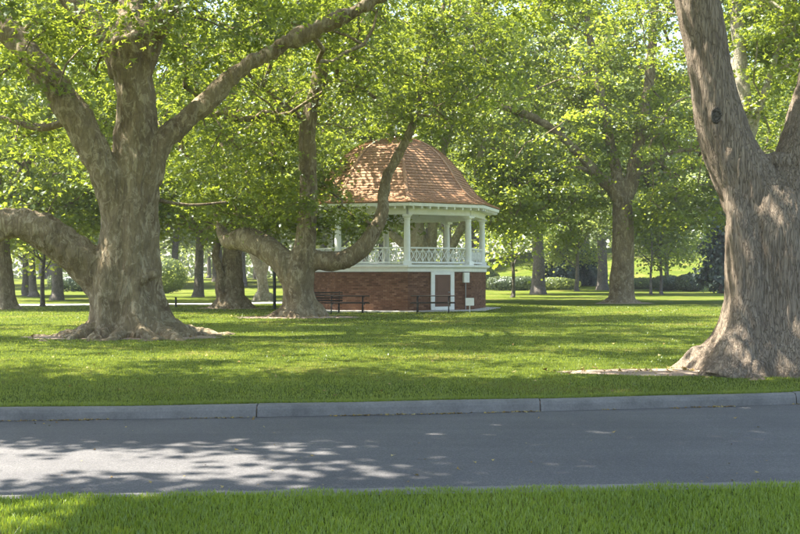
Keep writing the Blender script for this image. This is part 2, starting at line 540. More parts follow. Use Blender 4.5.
def trunk_mesh(name, limbs, voxel, lump, ridge, rz, lobes=0.0, seed=0.0, base_z=0.0):
    mb = MB()
    for li, lm in enumerate(limbs):
        c = catmull(lm, 6)
        def mod(p, a, li=li):
            if li: return 1.0
            z = p.z-base_z
            g = math.exp(-max(z, 0)/.75)
            s = (.6*math.cos(5*a+seed)+.4*math.cos(8*a+seed*2.3)+.3*math.cos(3*a+seed*.7))
            return 1+lobes*s*(g*.9+.16)
        mb.tube([q for q, r in c], [r for q, r in c], 28 if li == 0 else 14, mod)
    o = mb.build(name, BARK_PLANE)
    m = o.modifiers.new('r', 'REMESH'); m.mode = 'VOXEL'; m.voxel_size = voxel
    s = o.modifiers.new('s', 'SMOOTH'); s.factor = .5; s.iterations = 4
    dg = bpy.context.evaluated_depsgraph_get()
    me = bpy.data.meshes.new_from_object(o.evaluated_get(dg))
    bpy.data.objects.remove(o)
    me.materials.clear(); me.name = name
    nv = len(me.vertices)
    co = np.empty(nv*3, np.float32); me.vertices.foreach_get('co', co); co = co.reshape(-1, 3)
    nor = np.empty(nv*3, np.float32); me.vertices.foreach_get('normal', nor); nor = nor.reshape(-1, 3)
    nz = noise.noise
    d = np.empty(nv)
    for i in range(nv):
        x, y, z = float(co[i, 0]), float(co[i, 1]), float(co[i, 2])
        a = nz((x*1.5+seed, y*1.5, z*.9)) + .5*nz((x*3.4, y*3.4+seed, z*2.4))
        w = .5*nz((x*2, y*2, z*1.2+seed))
        b2 = 1-2*abs(nz(((x+w*.2)*rz, (y+w*.2)*rz, z*rz*.16+seed)))
        d[i] = lump*a + ridge*(b2-.4)
    co = co+nor*d[:, None].astype(np.float32)
    me.vertices.foreach_set('co', co.ravel()); me.update()
    me.polygons.foreach_set('use_smooth', np.ones(len(me.polygons), bool))
    return me

def leaf_mesh(name, C, Nrm, tipdir, size, tint, lobed):
    n = len(C)
    Nrm = Nrm/np.linalg.norm(Nrm, axis=1, keepdims=True)
    t = tipdir-Nrm*np.sum(tipdir*Nrm, 1, keepdims=True)
    t /= np.maximum(np.linalg.norm(t, axis=1, keepdims=True), 1e-6)
    s = np.cross(Nrm, t)
    if lobed:
        shp = [(-.15,.0,0),(.15,.0,0),(0,1.0,-.10), (-.02,.02,.01),(.0,.50,.02),(-.58,.66,.10), (.02,.02,.01),(.58,.66,.10),(0,.50,.02)]
        tri = [(0,1,2),(3,4,5),(6,7,8)]
    else:
        shp = [(0,0,0),(.46,.48,.10),(0,1,-.06),(-.46,.48,.10)]
        tri = [(0,1,2),(0,2,3)]
    m = len(shp)
    V = np.empty((n, m, 3))
    for i, (a, b, c) in enumerate(shp):
        V[:, i] = C+(s*a+t*(b-.4)+Nrm*c)*size[:, None]
    T = (np.arange(n)[:, None, None]*m+np.array(tri)[None]).reshape(-1, 3)
    return fast_mesh(name, V.reshape(-1, 3), T, {'tint': np.repeat(tint, m)})

def in_frame(p, m=70):
    if p[1] < 4: return False
    x, y = pix(p)
    return -m < x < 800+m and -m < y < 560

# openings in the high canopy, given by where the sun that comes through them lands (x, y, z, radius_x, radius_y)
SUN_GAPS = [(-4.3, 10.35, -.15, 2.3, 1.05), (-.9, 9.9, -.15, 1.2, .15), (-2.7, 7.5, 0, .8, .4), (1.7, 7.7, 0, .5, .05), (1.6, 10.3, -.15, .4, .05),
            (-5.0, 22, 0, 2.5, .7), (-1.5, 20.2, 0, 1.8, .5), (1.0, 22.6, 0, 1.5, .5), (-10.5, 32, 0, 2, 1), (-4, 31, 0, 2.5, .8),
            (1.6, 18.3, 0, 1.4, .5), (4.2, 19.4, 0, 1.5, .5), (5.5, 26, 0, 2, .8), (11, 60, 0, 6, 1.6), (3, 39, 0, 3.5, 1.0),
            (-12, 49, 0, 5, 1.5), (-1.8, 51.5, 6.6, 2.4, 1.8), (-2.1, 43, 2.6, .5, .4)]
def sun_open(p, grow=.5):
    for cx, cy, cz, rx, ry in SUN_GAPS:
        t = (p[2]-cz)/SUN_DIR.z
        if t < 1: continue
        gx_, gy_ = p[0]-SUN_DIR.x*t, p[1]-SUN_DIR.y*t
        if ((gx_-cx)/(rx+grow))**2+((gy_-cy)/(ry+grow))**2 < 1: return True
    return False

def crown_parts(root, limbs, ells, rng, leaf_n, size, leafmat, barkmat, cl_r=.85, lobed=False, keep=None,
                gap=.0, coarse=True, twig=.014, flat=.35, extra=None, nr=.17, tintshift=0.0, dens=.30):
    """sub-branches that reach every leaf spray, and the leaves themselves"""
    nodes = []; nrad = []; npar = []
    for lm in limbs:
        c = catmull(lm, 4)
        for q, r in c[len(c)//3:]:
            nodes.append(np.array(q)); nrad.append(r); npar.append(-1)
    pts = []
    for (c, rad, cnt) in ells:
        got = 0; tries = 0
        while got < cnt and tries < cnt*12:
            tries += 1
            v = rng.normal(size=3); v /= np.linalg.norm(v)
            p = np.array(c)+v*np.array(rad)*rng.uniform(.02, 1)**.42
            fr_ = coarse and in_frame(p, 10)
            if gap and noise.noise(Vector(p*nr)) < gap-.22-(.12 if fr_ else 0): continue
            if coarse and not fr_ and sun_open(p): continue
            if keep and not keep(p): continue
            pts.append(p); got += 1
    if extra is not None: pts += [np.array(q) for q in extra]
    pts = np.array(pts)
    base = np.array(nodes); nb = len(base)
    d0 = np.sqrt(((pts[:, None]-base[None])**2).sum(-1)).min(1)
    order = np.argsort(d0)
    tot = nb+len(pts)*2
    NP = np.zeros((tot, 3)); NP[:nb] = base; cnt = nb
    par = [-1]*nb
    for i in order:
        p = pts[i]
        dv = NP[:cnt]-p
        cost = np.sqrt((dv**2).sum(1))+np.maximum(0, dv[:, 2])*.5
        j = int(cost.argmin())
        dist = math.sqrt(float((dv[j]**2).sum()))
        if dist > 1.6:
            mid = NP[j]*.5+p*.5+rng.normal(size=3)*.09*dist+np.array([0, 0, .10*dist])
            NP[cnt] = mid; par.append(j); j = cnt; cnt += 1
        NP[cnt] = p; par.append(j); cnt += 1
    NP = NP[:cnt]
    load = np.ones(cnt)
    for i in range(cnt-1, nb-1, -1): load[par[i]] += load[i] if par[i] >= nb else 0
    mb = MB()
    for i in range(nb, cnt):
        j = par[i]
        r1 = twig*load[i]**.5
        r0 = twig*load[j]**.5*.9 if j >= nb else r1*1.25
        r0 = min(r0, r1*1.6)
        a, b2 = Vector(NP[j]), Vector(NP[i])
        L = (b2-a).length
        m_ = (a+b2)/2+Vector(rng.normal(size=3))*.07*L+Vector((0, 0, .05*L))
        mb.tube([a, m_, b2], [r0, (r0+r1)/2, r1], 5 if r0 > .04 else 3, None, False)
    br = mb.build('branches', barkmat, root, True); br['kind'] = 'stuff'
    # leaves
    allC, allN, allT, allS, allI = [], [], [], [], []
    for p in pts:
        fine = (not coarse) or in_frame(p)
        n_ = int(leaf_n*rng.uniform(.6, 1.35)) if fine else int(leaf_n*dens)
        sz = size if fine else size*1.4
        o = rng.normal(size=(n_, 3))*np.array([.58, .58, flat*.58])*cl_r*rng.uniform(.75, 1.25)
        rho = np.sqrt(o[:, 0]**2+o[:, 1]**2)
        o[:, 2] -= .22*rho*rho/cl_r
        tiltdir = rng.normal(size=2)*.25
        nrm = rng.normal(size=(n_, 3))*.62; nrm[:, 2] += 1.0; nrm[:, 0] += tiltdir[0]; nrm[:, 1] += tiltdir[1]
        nrm[:, :2] += o[:, :2]*.35
        td = o*np.array([1, 1, 0])+rng.normal(size=(n_, 3))*.35; td[:, 2] -= .35
        ct = rng.normal(.45, .20)+tintshift
        allC.append(p+o); allN.append(nrm); allT.append(td); allS.append(sz*rng.uniform(.6, 1.3, n_))
        allI.append(np.clip(ct+rng.normal(0, .2, n_), 0, 1))
    me = leaf_mesh('crown', np.concatenate(allC), np.concatenate(allN), np.concatenate(allT), np.concatenate(allS), np.concatenate(allI), lobed)
    cr = link('crown', me, leafmat, root)
    cr['kind'] = 'stuff'
    return len(pts)

def roots(c, r, n, L, seed, z0=0.0, thick=.22):
    rr = random.Random(seed); out = []
    for i in range(n):
        a = 2*PI*(i+rr.uniform(-.3, .3))/n
        l = L*rr.uniform(.55, 1.15); t = thick*rr.uniform(.6, 1.25)
        pts = []
        for j in range(6):
            u = j/5
            a2 = a+rr.uniform(-.12, .12)*u*2
            rad = r*.55+l*u
            pts.append((Vector((c[0]+math.cos(a2)*rad, c[1]+math.sin(a2)*rad, z0+(.42*(1-u)**2.6-.10*u+rr.uniform(-.03, .03)*u))), t*(1-.72*u)+.02))
        out.append(pts)
    return out

def big_tree(name, label, d, k, limb_px, thin_px, voxel, lump, ridge, rz, lobes, seed, root_n, root_L, root_r, ells, leaf_n,
             leaf_size, bark, keep=None, lobed=False, gap=.2, extra_limbs=(), cl_r=.85, thick=.22, leafmat=None, extra=None, twig=.014, cat='tree', group=None, tintshift=0.0, dens=.30):
    def cv(lst):
        return [(P(q[0], q[1], d+(q[3] if len(q) > 3 else 0)), q[2]/2/k) for q in lst]
    limbs = [cv(l) for l in limb_px]
    thin = [cv(l) for l in thin_px]
    c = limbs[0][0][0]; base = (c.x, c.y)
    root = empty(name, (base[0], base[1], 0))
    rts = roots(base, root_r, root_n, root_L, seed*17+3, lawn_z(*base), thick) if root_n else []
    el = [list(l) for l in extra_limbs]
    main = limbs+[l for l in el if l[0][1] > voxel*2]+rts
    off = Vector((base[0], base[1], 0))
    tm = trunk_mesh('trunk', main, voxel, lump, ridge, rz, lobes, seed)
    tm.transform(Matrix.Translation(-off))
    tr = link('trunk', tm, bark, root)
    crown_parts(root, limbs[1:]+thin+el, ells, np.random.default_rng(int(seed*100)+5), leaf_n, leaf_size, leafmat or LEAF, bark, cl_r, lobed, keep, gap, extra=extra, twig=twig, tintshift=tintshift, dens=dens)
    if thin:
        for l in thin:
            mb = MB(); cc = catmull(l, 5); mb.tube([q for q, r in cc], [r for q, r in cc], 8, None)
            mb.build('limb', bark, root, True)
    for ch in root.children:
        if ch.name.split('.')[0] != 'trunk': ch.data.transform(Matrix.Translation(-off))
    tag(root, label, cat, group)
    return root

def clear_view(p):
    """the open view to the bandstand and beneath the crowns"""
    if p[1] < 3: return p[2] > 7
    x, y = pix(p)
    d = p[1]
    if d < 50:
        if 392 < x < 515 and 128 < y < 320: return False
        if 325 < x <= 392 and y > 232: return False
        if 332 < x <= 392 and 134 < y < 232 and random.random() < .94: return False
    return True

# --- the giant plane tree left of the lawn
def keep1(p):
    x, y = pix(p)
    if p[1] < 31.5 and y > (95 if x < 75 else 28) and -60 < x < 860: return False
    if y > 150 and -60 < x < 860: return False
    if p[1] < 33 and 150 < x < 420 and y > 35: return False
    return clear_view(p)
T1 = [
 [(130,352,104),(130,337,92),(129,322,78),(127,305,70),(125,288,70),(127,268,67),(128,248,60),(130,213,53),(133,180,48),(135,150,44),(136,125,40),(134,94,36),(131,62,36),(128,40,40)],
 [(122,235,34),(115,195,32,-.3),(98,160,30,-.5),(70,108,30,-.6),(38,64,26,-.4),(0,20,24,0),(-50,-30,21,.5),(-90,-90,17,1)],
 [(146,180,30),(157,150,25),(181,124,20,.2),(212,97,18,.4),(240,70,16,.5),(294,39,15,.6),(360,8,13,.7),(425,-25,11,.8),(480,-60,8,1)],
 [(118,292,40),(102,280,40),(81,258,37,-.3),(60,242,35,-.5),(40,231,34,-.6),(18,224,30,-.6),(-10,225,28,-.6),(-50,222,26,-.5),(-110,195,22,0),(-170,140,16,.5)],
 [(100,284,8,-.5),(112,279,13,-.66),(130,281,13,-.70),(148,276,12,-.64),(158,272,8,-.45)],
 [(126,70,34),(112,45,28),(96,25,24,.2),(72,0,22,.4),(45,-50,19,.6),(10,-130,14,1)],
 [(134,70,36),(146,42,30),(160,20,24,-.3),(176,0,21,-.5),(190,-50,18,-.6),(215,-130,12,-1)],
 [(131,60,34),(130,20,26,.8),(134,-40,22,1.4),(140,-130,16,2)],
]
ex1 = [P(20,60,28), P(45,30,28), P(70,16,28.5), P(58,88,29), P(100,12,28.5), P(130,10,28), P(165,22,28.5), P(185,4,28.5), P(8,108,29), P(-5,80,28),
       P(88,40,29), P(232,28,29), P(272,8,29), P(320,5,29), P(0,10,27.5), P(25,5,27.5), P(40,130,31), P(15,140,31.5), P(210,60,31)]
big_tree('plane_tree', 'huge old plane tree with burly trunk and one low limb sweeping out level', 30, 37.0, T1,
         [[(70,120,9),(40,128,7,.3),(10,120,5,.6),(-20,112,4,.8)], [(158,200,4,.3),(190,205,3,.6),(226,202,2.2,1)]],
         .047, .095, .05, 5.0, .21, 1.3, 17, 2.5, 1.0,
         [((-9, 31, 15.5), (12, 11, 8.5), 330), ((-13, 33, 8), (7, 6, 3.4), 60), ((-3, 32.5, 10), (8, 5, 2.6), 60)], 115, .205, BARK_PLANE, keep1, True, .22, thick=.24, extra=ex1, dens=.46)

# --- furrowed tree by the road
T5 = [
 [(764,385,170),(766,372,140),(769,358,122),(771,340,106),(772,320,96),(772,295,90),(771,260,88),(770,225,84),(768,195,66),(768,175,40)],
 [(772,240,66),(757,205,64),(743,178,60),(730,150,54),(719,114,47),(712,80,43),(705,40,43),(698,0,44),(690,-60,42),(675,-150,36),(640,-280,26,1)],
 [(776,235,64),(788,195,58),(798,165,50,.1),(807,130,46,.2),(820,80,42,.3),(834,20,39,.4),(850,-60,36,.5),(880,-160,30,.6),(930,-280,20,.5)],
 [(762,166,10,-.1),(772,160,14,-.12),(786,163,17,-.16),(798,164,14,-.12)],
 [(800,385,70,-.3),(797,355,54,-.2),(795,330,44,0),(797,290,40,.1),(799,240,38,.2),(797,200,34,.2),(800,170,28,.2)],
 [(728,385,64,-.75),(735,362,48,-.65),(744,335,38,-.55),(748,300,32,-.5),(748,260,30,-.45),(742,220,28,-.35),(736,190,26,-.2)],
]
def keep5(p):
    x, y = pix(p) if p[1] > 2 else (0, -999)
    return not (-30 < x < 830 and y > -25)
t5 = big_tree('maple_tree', 'forked tree with furrowed grey bark and spreading roots beside the kerb', 18.9, 58.8, T5, [],
           .028, .035, .024, 10.0, .16, 2.1, 13, 1.25, 1.0,
         [((5.5, 17, 15), (11.5, 8.5, 5.0), 460)], 80, .19, BARK_FURROW, keep5, False, .0, thick=.17, dens=.55)

kn = MB(); kn.lathe([(.02,-.02), (.10,-.02), (.115,.015), (.09,.03), (.06,.012), (.03,-.005), (.005,-.01)], (0,0,0), 16)
ko = kn.build('knot_hole', BARK_FAR, t5, True); kp = P(716, 115, 18.52)
ko.data.transform(Matrix.Translation(kp-Vector(t5.location)) @ Matrix.Rotation(math.radians(100), 4, 'X') @ Matrix.Diagonal((.8, 1.25, 1, 1)))

# --- plane tree in front of the bandstand
T2 = [
 [(301,322,60),(301,313,46),(299,303,36),(298,291,31),(298,275,33),(301,262,29),(305,248,23),(307,222,19),(308,185,17),(307,140,17),(310,115,16),(316,92,15),(323,60,14),(330,20,12),(333,-40,10),(338,-120,7)],
 [(295,282,27),(284,263,25),(268,249,25,.3),(253,241,25,.8),(240,239,23,1.3),(230,241,17,1.8),(222,232,11,2.2),(217,214,7,2.6),(213,180,5,3)],
 [(302,270,22),(314,260,20),(328,261,20,-.2),(346,259,19,-.4),(362,248,18,-.5),(373,232,16,-.5),(382,212,13,-.4),(383,196,11.5,-.3),(388,175,10.5,-.2),(398,155,9.5,0),(407,138,8.5,.1),(416,115,7,.2),(421,92,6,.3),(424,70,5.2,.3),(430,46,4.4,.2),(440,20,3.6,0),(450,-20,2.8,0)],
]
def keep2(p):
    x, y = pix(p)
    if y > 238: return False
    if x < 300 and y > 205 and p[1] < 45: return False
    if 290 < x < 332 and y > 45 and p[1] < 44.5: return False
    if 205 < x < 252 and 85 < y < 175 and random.random() < .75: return False
    if 250 <= x < 290 and 60 < y < 200 and p[1] < 44 and random.random() < .4: return False
    if 322 < x < 420 and y > 130 and p[1] < 46 and random.random() < .5: return False
    return clear_view(p)
ex2 = [P(340,222,42), P(352,214,42.5), P(330,212,43), P(342,206,43), P(330,192,44), P(322,170,45), P(376,126,45), P(398,122,43), P(410,114,43.2), P(425,108,43.6), P(420,126,43.9), P(404,100,43), P(432,92,43.5), P(414,84,43.2), P(436,72,43.8), P(386,112,43.4), P(426,52,43.5), P(388,134,44.2), P(310,205,42), P(300,196,42.3), P(285,208,42), P(270,214,43), P(255,218,43.5), P(240,216,44), P(226,214,44.5), P(212,206,45), P(232,200,44), P(262,200,43), P(222,190,45), P(248,186,44), P(205,186,46)]
big_tree('plane_tree', 'gnarled plane tree before the bandstand with a limb crossing its roof', 43.6, 25.5, T2,
         [[(300,118,7),(285,105,5,-.3),(268,92,4,-.6),(250,76,3,-.9)], [(310,100,5),(330,80,4.5,.3),(356,86,4,.5),(376,98,3.4,.7)]],
         .055, .05, .03, 4.0, .15, 3.7, 12, 1.35, .85,
         [((-4.5, 44, 12.5), (9, 8, 8), 330), ((-7, 43, 6.0), (5.5, 4, 2.4), 75), ((0, 43, 9.5), (5, 4, 2.2), 50)], 96, .200, BARK_PLANE, keep2, True, .16, extra=ex2)

# --- burly plane tree further back
T3 = [
 [(232,312,42),(232,306,32),(231,297,26),(230,283,26),(232,268,22),(233,248,18),(232,235,17),(230,190,15),(229,150,15),(230,110,13),(236,70,11),(242,20,9),(248,-40,7)],
 [(230,160,9),(220,138,8),(210,112,7,.5),(200,85,6,1),(186,50,5,1.5)],
 [(231,125,8),(244,108,7),(256,88,6,-.5),(268,60,5,-1)],
 [(225,292,10,-.5),(220,285,9,-.6),(222,277,6,-.5)],
]
def keep3(p):
    x, y = pix(p)
    if y > 240: return False
    return clear_view(p)
big_tree('plane_tree', 'plane tree with a knobbly swollen trunk standing beside the pale path', 55, 20.2, T3, [],
         .065, .10, .03, 3.2, .14, 5.1, 11, 1.1, .8,
         [((-9, 55, 12.5), (9.5, 8, 9.2), 420), ((-8, 54, 5.0), (9, 5, 1.7), 150)], 88, .205, BARK_PLANE, keep3, False, .14)

# --- plane tree right of the bandstand
T4 = [
 [(621,307,38),(621,302,29),(621,292,24),(622,275,23),(623,250,21),(623,215,20),(622,195,18)],
 [(622,205,16),(612,188,13),(598,175,11),(575,150,8.5,-.5),(545,123,7.5,-1),(510,109,6.5,-1.5),(478,100,6,-2),(455,75,5.2,-2.5),(430,38,4.8,-3),(395,17,4,-3)],
 [(624,205,17),(631,182,14),(640,140,12),(648,90,10),(653,40,8.5),(656,-10,7),(660,-60,5)],
 [(621,195,13),(613,155,10,.5),(603,105,8.5,1),(592,50,7,1.5),(585,0,5,2)],
]
def keep4(p):
    x, y = pix(p)
    if y > 246: return False
    if y > 225 and random.random() < .6: return False
    if y > 226 and x > 640: return False
    if 600 < x < 645 and y > 165 and p[1] < 65: return False
    if p[1] < 63.5 and y > 60 and random.random() < .4: return False
    return clear_view(p)
rg4 = np.random.default_rng(8)
ex4 = [P(rg4.uniform(515, 590), rg4.uniform(-10, 100), rg4.uniform(64, 71)) for _ in range(45)]
ex4 += [P(rg4.uniform(500, 730), rg4.uniform(-12, 120), rg4.uniform(69, 74)) for _ in range(110)]
big_tree('plane_tree', 'tall plane tree with a straight lumpy trunk on the open lawn right of the bandstand', 65, 17.1, T4,
         [[(596,172,5),(575,168,4.5,-.5),(548,172,4,-1),(522,186,3.4,-1.5),(500,199,3,-2)], [(632,180,6),(655,160,5,.4),(682,150,4,.8),(705,152,3,1)]],
         .07, .08, .03, 3.2, .13, 6.4, 10, 1.0, .8,
         [((13, 65, 13.0), (13, 8, 9.8), 700), ((8, 62, 6.5), (6, 4, 2.4), 80), ((17, 63, 6.0), (4.5, 4, 2.2), 50)], 90, .205, BARK_PLANE, keep4, False, .14, extra=ex4)

# --- many-stemmed tree behind the bandstand
T7 = [
 [(424,306,40),(424,300,34),(423,290,28),(421,272,22),(418,245,18),(414,215,15),(406,180,12),(396,150,9),(391,120,8),(390,90,7),(391,60,5.5),(394,20,4)],
 [(428,290,14),(431,255,11),(433,220,10),(437,180,9),(446,140,8),(458,100,6),(465,50,5)],
 [(430,294,13),(442,268,10),(454,242,9),(466,218,8),(474,185,7.5),(482,150,6.5),(494,118,5)],
 [(418,275,12),(406,248,9),(394,236,8.5),(380,222,8),(366,195,7),(352,160,6)],
]
big_tree('plane_tree', 'many-stemmed pale tree seen through the open bandstand from behind it', 68, 16.3, T7, [],
         .07, .06, .02, 3.2, .1, 7.7, 8, .9, .8,
         [((1.5, 69, 14), (11, 8, 10.5), 620), ((4, 70, 6), (9, 5, 1.8), 50)], 80, .215, BARK_PALE, keep3, False, .14)

# --- slim pale tree behind the furrowed one
T9 = [
 [(754,326,26),(753,318,20),(752,290,17),(751,240,16),(749,170,15),(745,110,14),(741,60,13),(736,0,12),(730,-80,9)],
 [(748,150,8),(760,110,7),(775,60,6),(790,0,5)], [(742,80,7),(725,50,6,.5),(705,20,5,1)],
]
def keep9(p):
    x, y = pix(p)
    if y > 200: return False
    if x < 720 and p[1] < 46 and y > 60: return False
    return clear_view(p)
ex9 = [P(rg4.uniform(735, 815), rg4.uniform(-12, 90), rg4.uniform(40, 45)) for _ in range(25)]
big_tree('slim_tree', 'slim pale-barked tree partly hidden behind the furrowed forked trunk', 40, 27.8, T9, [],
         .05, .03, .015, 4.0, .08, 8.8, 7, .6, .4,
         [((14.5, 41, 11.5), (6.5, 6, 6.5), 330)], 92, .195, BARK_PALE, keep9, True, .14, extra=ex9)

# --- tree at the far left edge
T6 = [
 [(2,313,44),(2,307,34),(2,297,27),(1,280,24),(0,255,21),(-3,225,19),(-6,190,17),(-8,130,14),(-6,60,11),(-4,0,8)],
 [(-3,215,12),(14,185,9,.5),(34,150,8,1),(52,110,6,1.5)],
]
ex6 = [P(rg4.uniform(-10, 125), rg4.uniform(-12, 110), rg4.uniform(50, 59)) for _ in range(60)]
big_tree('plane_tree', 'dark-trunked tree partly seen under the long level limb of the huge plane', 54, 20.6, T6, [],
         .065, .07, .03, 3.2, .12, 9.3, 9, .9, .7,
         [((-19, 55, 12.5), (9, 8, 9.0), 380), ((-17, 54, 5.2), (7, 5, 1.8), 110)], 88, .205, BARK_PLANE, keep3, False, .14, extra=ex6)

# --- leaning tree behind the burly one
T8 = [
 [(264,306,20),(263,300,14),(263,288,11),(261,275,10),(256,260,9),(249,244,8.5),(240,222,8),(232,190,7),(228,150,6),(226,100,5)],
 [(262,278,8),(268,255,6),(276,225,5.5),(284,190,5)],
]
big_tree('slim_tree', 'small leaning tree glimpsed under the arched limb before the bandstand', 70, 15.9, T8, [],
         .07, .03, .02, 3.2, .1, 10.9, 7, .6, .5,
         [((-10, 71, 11), (7, 6, 7), 200)], 80, .215, BARK_PALE, keep3, False, .14)

# --- unseen tree added to shade the road; trunk and crown both stay out of view
TA = [[(-560,385,90),(-560,365,70),(-562,300,62),(-560,200,58),(-556,100,52),(-552,0,46),(-548,-100,40)],
      [(-556,60,30),(-500,-60,26),(-440,-180,22),(-360,-300,16)],
      [(-552,20,28),(-600,-80,24),(-660,-200,18),(-700,-300,12)],
      [(-550,-40,28),(-545,-180,24,1),(-530,-300,18,1),(-500,-420,12,1)],
      [(-550,0,26),(-520,-140,22,1),(-480,-280,16,2),(-430,-380,10,3)]]
def keepA(p):
    if p[1] > 3:
        x, y = pix(p)
        if -30 < x < 830 and y > -10: return False
    return True
exA = []; rgA = np.random.default_rng(3)  # extra leaf sprays placed along sun rays so the road falls in shade
while len(exA) < 640:
    g = np.array([rgA.uniform(-6.5, 8.5), rgA.uniform(6.2, 17.5), -.15]); h = rgA.uniform(10.5, 14.5)
    q = g+np.array(SUN_DIR)*h/SUN_DIR.z
    if keepA(q) and not sun_open(q, .75): exA.append(q)
big_tree('unseen_shade_tree', 'unseen broad tree by the kerb left of the huge plane, added to shade the road', 16.5, 67.3, TA, [],
         .08, .03, .02, 5.0, .1, 12.4, 9, 1.1, .9,
         [((-10, 13, 13.5), (12, 10, 4.5), 560), ((-6, 8, 11.5), (8, 4.5, 2.5), 180)], 80, .17, BARK_PLANE, keepA, False, .0, extra=exA, dens=.62)

# ------------------------------------------------------------------ background trees: four built, the rest copied
def far_tree(name, h, tr, cr, seed, leafmat, n_cl, leaf_n, lsize, bark, bottom=.2):
    rr = random.Random(seed); root = empty(name, (0, 0, 0))
    tp = [(Vector((rr.uniform(-.1, .1), rr.uniform(-.1, .1), z*h)), tr*f) for z, f in ((-.02, 1.7), (.0, 1.45), (.03, 1.1), (.10, .95), (.22, .85), (.4, .65), (.6, .42), (.8, .2))]
    limbs = [tp]
    for i in range(7):
        a = rr.uniform(0, 2*PI); z = rr.uniform(.2, .5)*h
        limbs.append(fork_limb((0, 0, z), (math.cos(a), math.sin(a), .75), cr*.85, tr*.42, seed*9+i))
    mb = MB()
    for i, l in enumerate(limbs):
        c = catmull(l, 4); mb.tube([q for q, r in c], [r for q, r in c], 12 if i == 0 else 6)
    mb.build('trunk', bark, root, True)
    zc = h*(.5+bottom/2)
    crown_parts(root, limbs, [((0, 0, zc), (cr, cr, h*(1-bottom)/2), n_cl)], np.random.default_rng(seed), leaf_n, lsize, leafmat, bark, 1.25, False, None, .2, False, .014, .5)
    return root
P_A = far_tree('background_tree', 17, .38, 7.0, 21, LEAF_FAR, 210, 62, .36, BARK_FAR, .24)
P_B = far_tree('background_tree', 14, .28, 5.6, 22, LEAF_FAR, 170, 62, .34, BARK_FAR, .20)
P_C = far_tree('background_tree', 20, .42, 7.6, 23, LEAF, 240, 62, .38, BARK_FAR, .26)
P_D = far_tree('young_tree', 7.5, .11, 2.3, 24, LEAF, 60, 46, .24, BARK_FAR, .30)
protos = {'A': P_A, 'B': P_B, 'C': P_C, 'D': P_D}
used = set()
def put(kind, x, y, s, rz, label, group=None, cat='tree'):
    o = protos[kind] if kind not in used else copy_tree(protos[kind])
    used.add(kind)
    o.location = (x, y, lawn_z(x, y)); o.scale = (s, s, s*random.uniform(.93, 1.08)); o.rotation_euler = (0, 0, rz)
    return tag(o, label, cat, group)
def putp(kind, px_, d, s, label, **kw):
    return put(kind, (px_-400)/F*d, d, s, random.uniform(0, 6.28), label, **kw)
putp('A', 57, 72, .95, 'thick grey-trunked tree on the lawn behind the pale path')
putp('B', 33, 84, 1.0, 'dark-trunked tree beside the thick grey trunk past the path')
putp('B', 26, 88, .95, 'slender dark trunk just beyond the tree past the path')
putp('C', 199, 84, .85, 'dark tapering trunk seen between the huge plane and the knobbly one')
putp('A', 538, 96, 1.45, 'pale grey trunk beyond the bandstand lawn with a young tree beside it')
putp('A', 602, 118, 1.45, 'thick grey trunk just behind the lumpy plane tree')
putp('B', 577, 112, .75, 'very slim pale trunk among the far shrubs')
putp('B', 667, 126, .9, 'blue-grey trunk behind the clipped round shrubs')
putp('D', 44, 58, 1.05, 'young thin-stemmed tree at the edge of the pale path')
putp('D', 513, 82, 1.25, 'young thin-stemmed tree beside the bandstand on the lawn')
putp('D', 651, 92, 1.05, 'young tree with a slanting stem on the far lawn')
putp('D', 660, 93, 1.2, 'young tree with an upright stem on the far lawn')
rr = random.Random(5)
ring = []
for i in range(60):
    for t in range(30):
        d = rr.uniform(128, 228); x = rr.uniform(-1, 1)*(d*.40+6)
        if d < 165 and 14 < x < 46: continue
        if all((x-a)**2+(d-b)**2 > 7.5**2 for a, b in ring): break
    else: continue
    ring.append((x, d))
FAR_LABEL = {'A': 'broad grey-green park tree in the far background beyond the lawns', 'B': 'small-crowned grey-green park tree in the far background beyond the lawns', 'C': 'tall fresh-green park tree in the far background beyond the lawns'}
for x, d in ring:
    kd = rr.choice('AABCC')
    put(kd, x, d, rr.uniform(1.1, 1.6), rr.uniform(0, 6.28), FAR_LABEL[kd], group='distant trees beyond the lawns, kind '+{'A': 'broad', 'B': 'small', 'C': 'tall'}[kd])
# the wood that closes the view: one far mass of foliage
rg = np.random.default_rng(77); n = 26000
x = rg.uniform(-135, 150, n); dd = 248+rg.uniform(-6, 12, n)
top = np.array([17+6*noise.noise(Vector((q*.06, 1.7, 0)))+3*noise.noise(Vector((q*.2, 4.7, 0))) for q in x])
zz = rg.uniform(0, 1, n)*top
gz = np.array([lawn_z(a_, b_) for a_, b_ in zip(x, dd)])
lump = np.array([noise.noise(Vector((a_*.25, b_*.25, 2.0))) for a_, b_ in zip(x, zz)])
nn = rg.normal(0, .7, (n, 3)); nn[:, 2] += .6; nn[:, 1] -= .5
tt = rg.normal(size=(n, 3)); tt[:, 2] -= .5
me = leaf_mesh('far_wood', np.stack([x, dd+lump*5, zz+gz], 1), nn, tt, rg.uniform(.7, 1.5, n), np.clip(.45+.3*lump+rg.normal(0, .2, n), 0, 1), False)
tag(link('far_wood', me, LEAF_FAR), 'far-off wood closing the view behind the park', 'wood', kind='stuff')

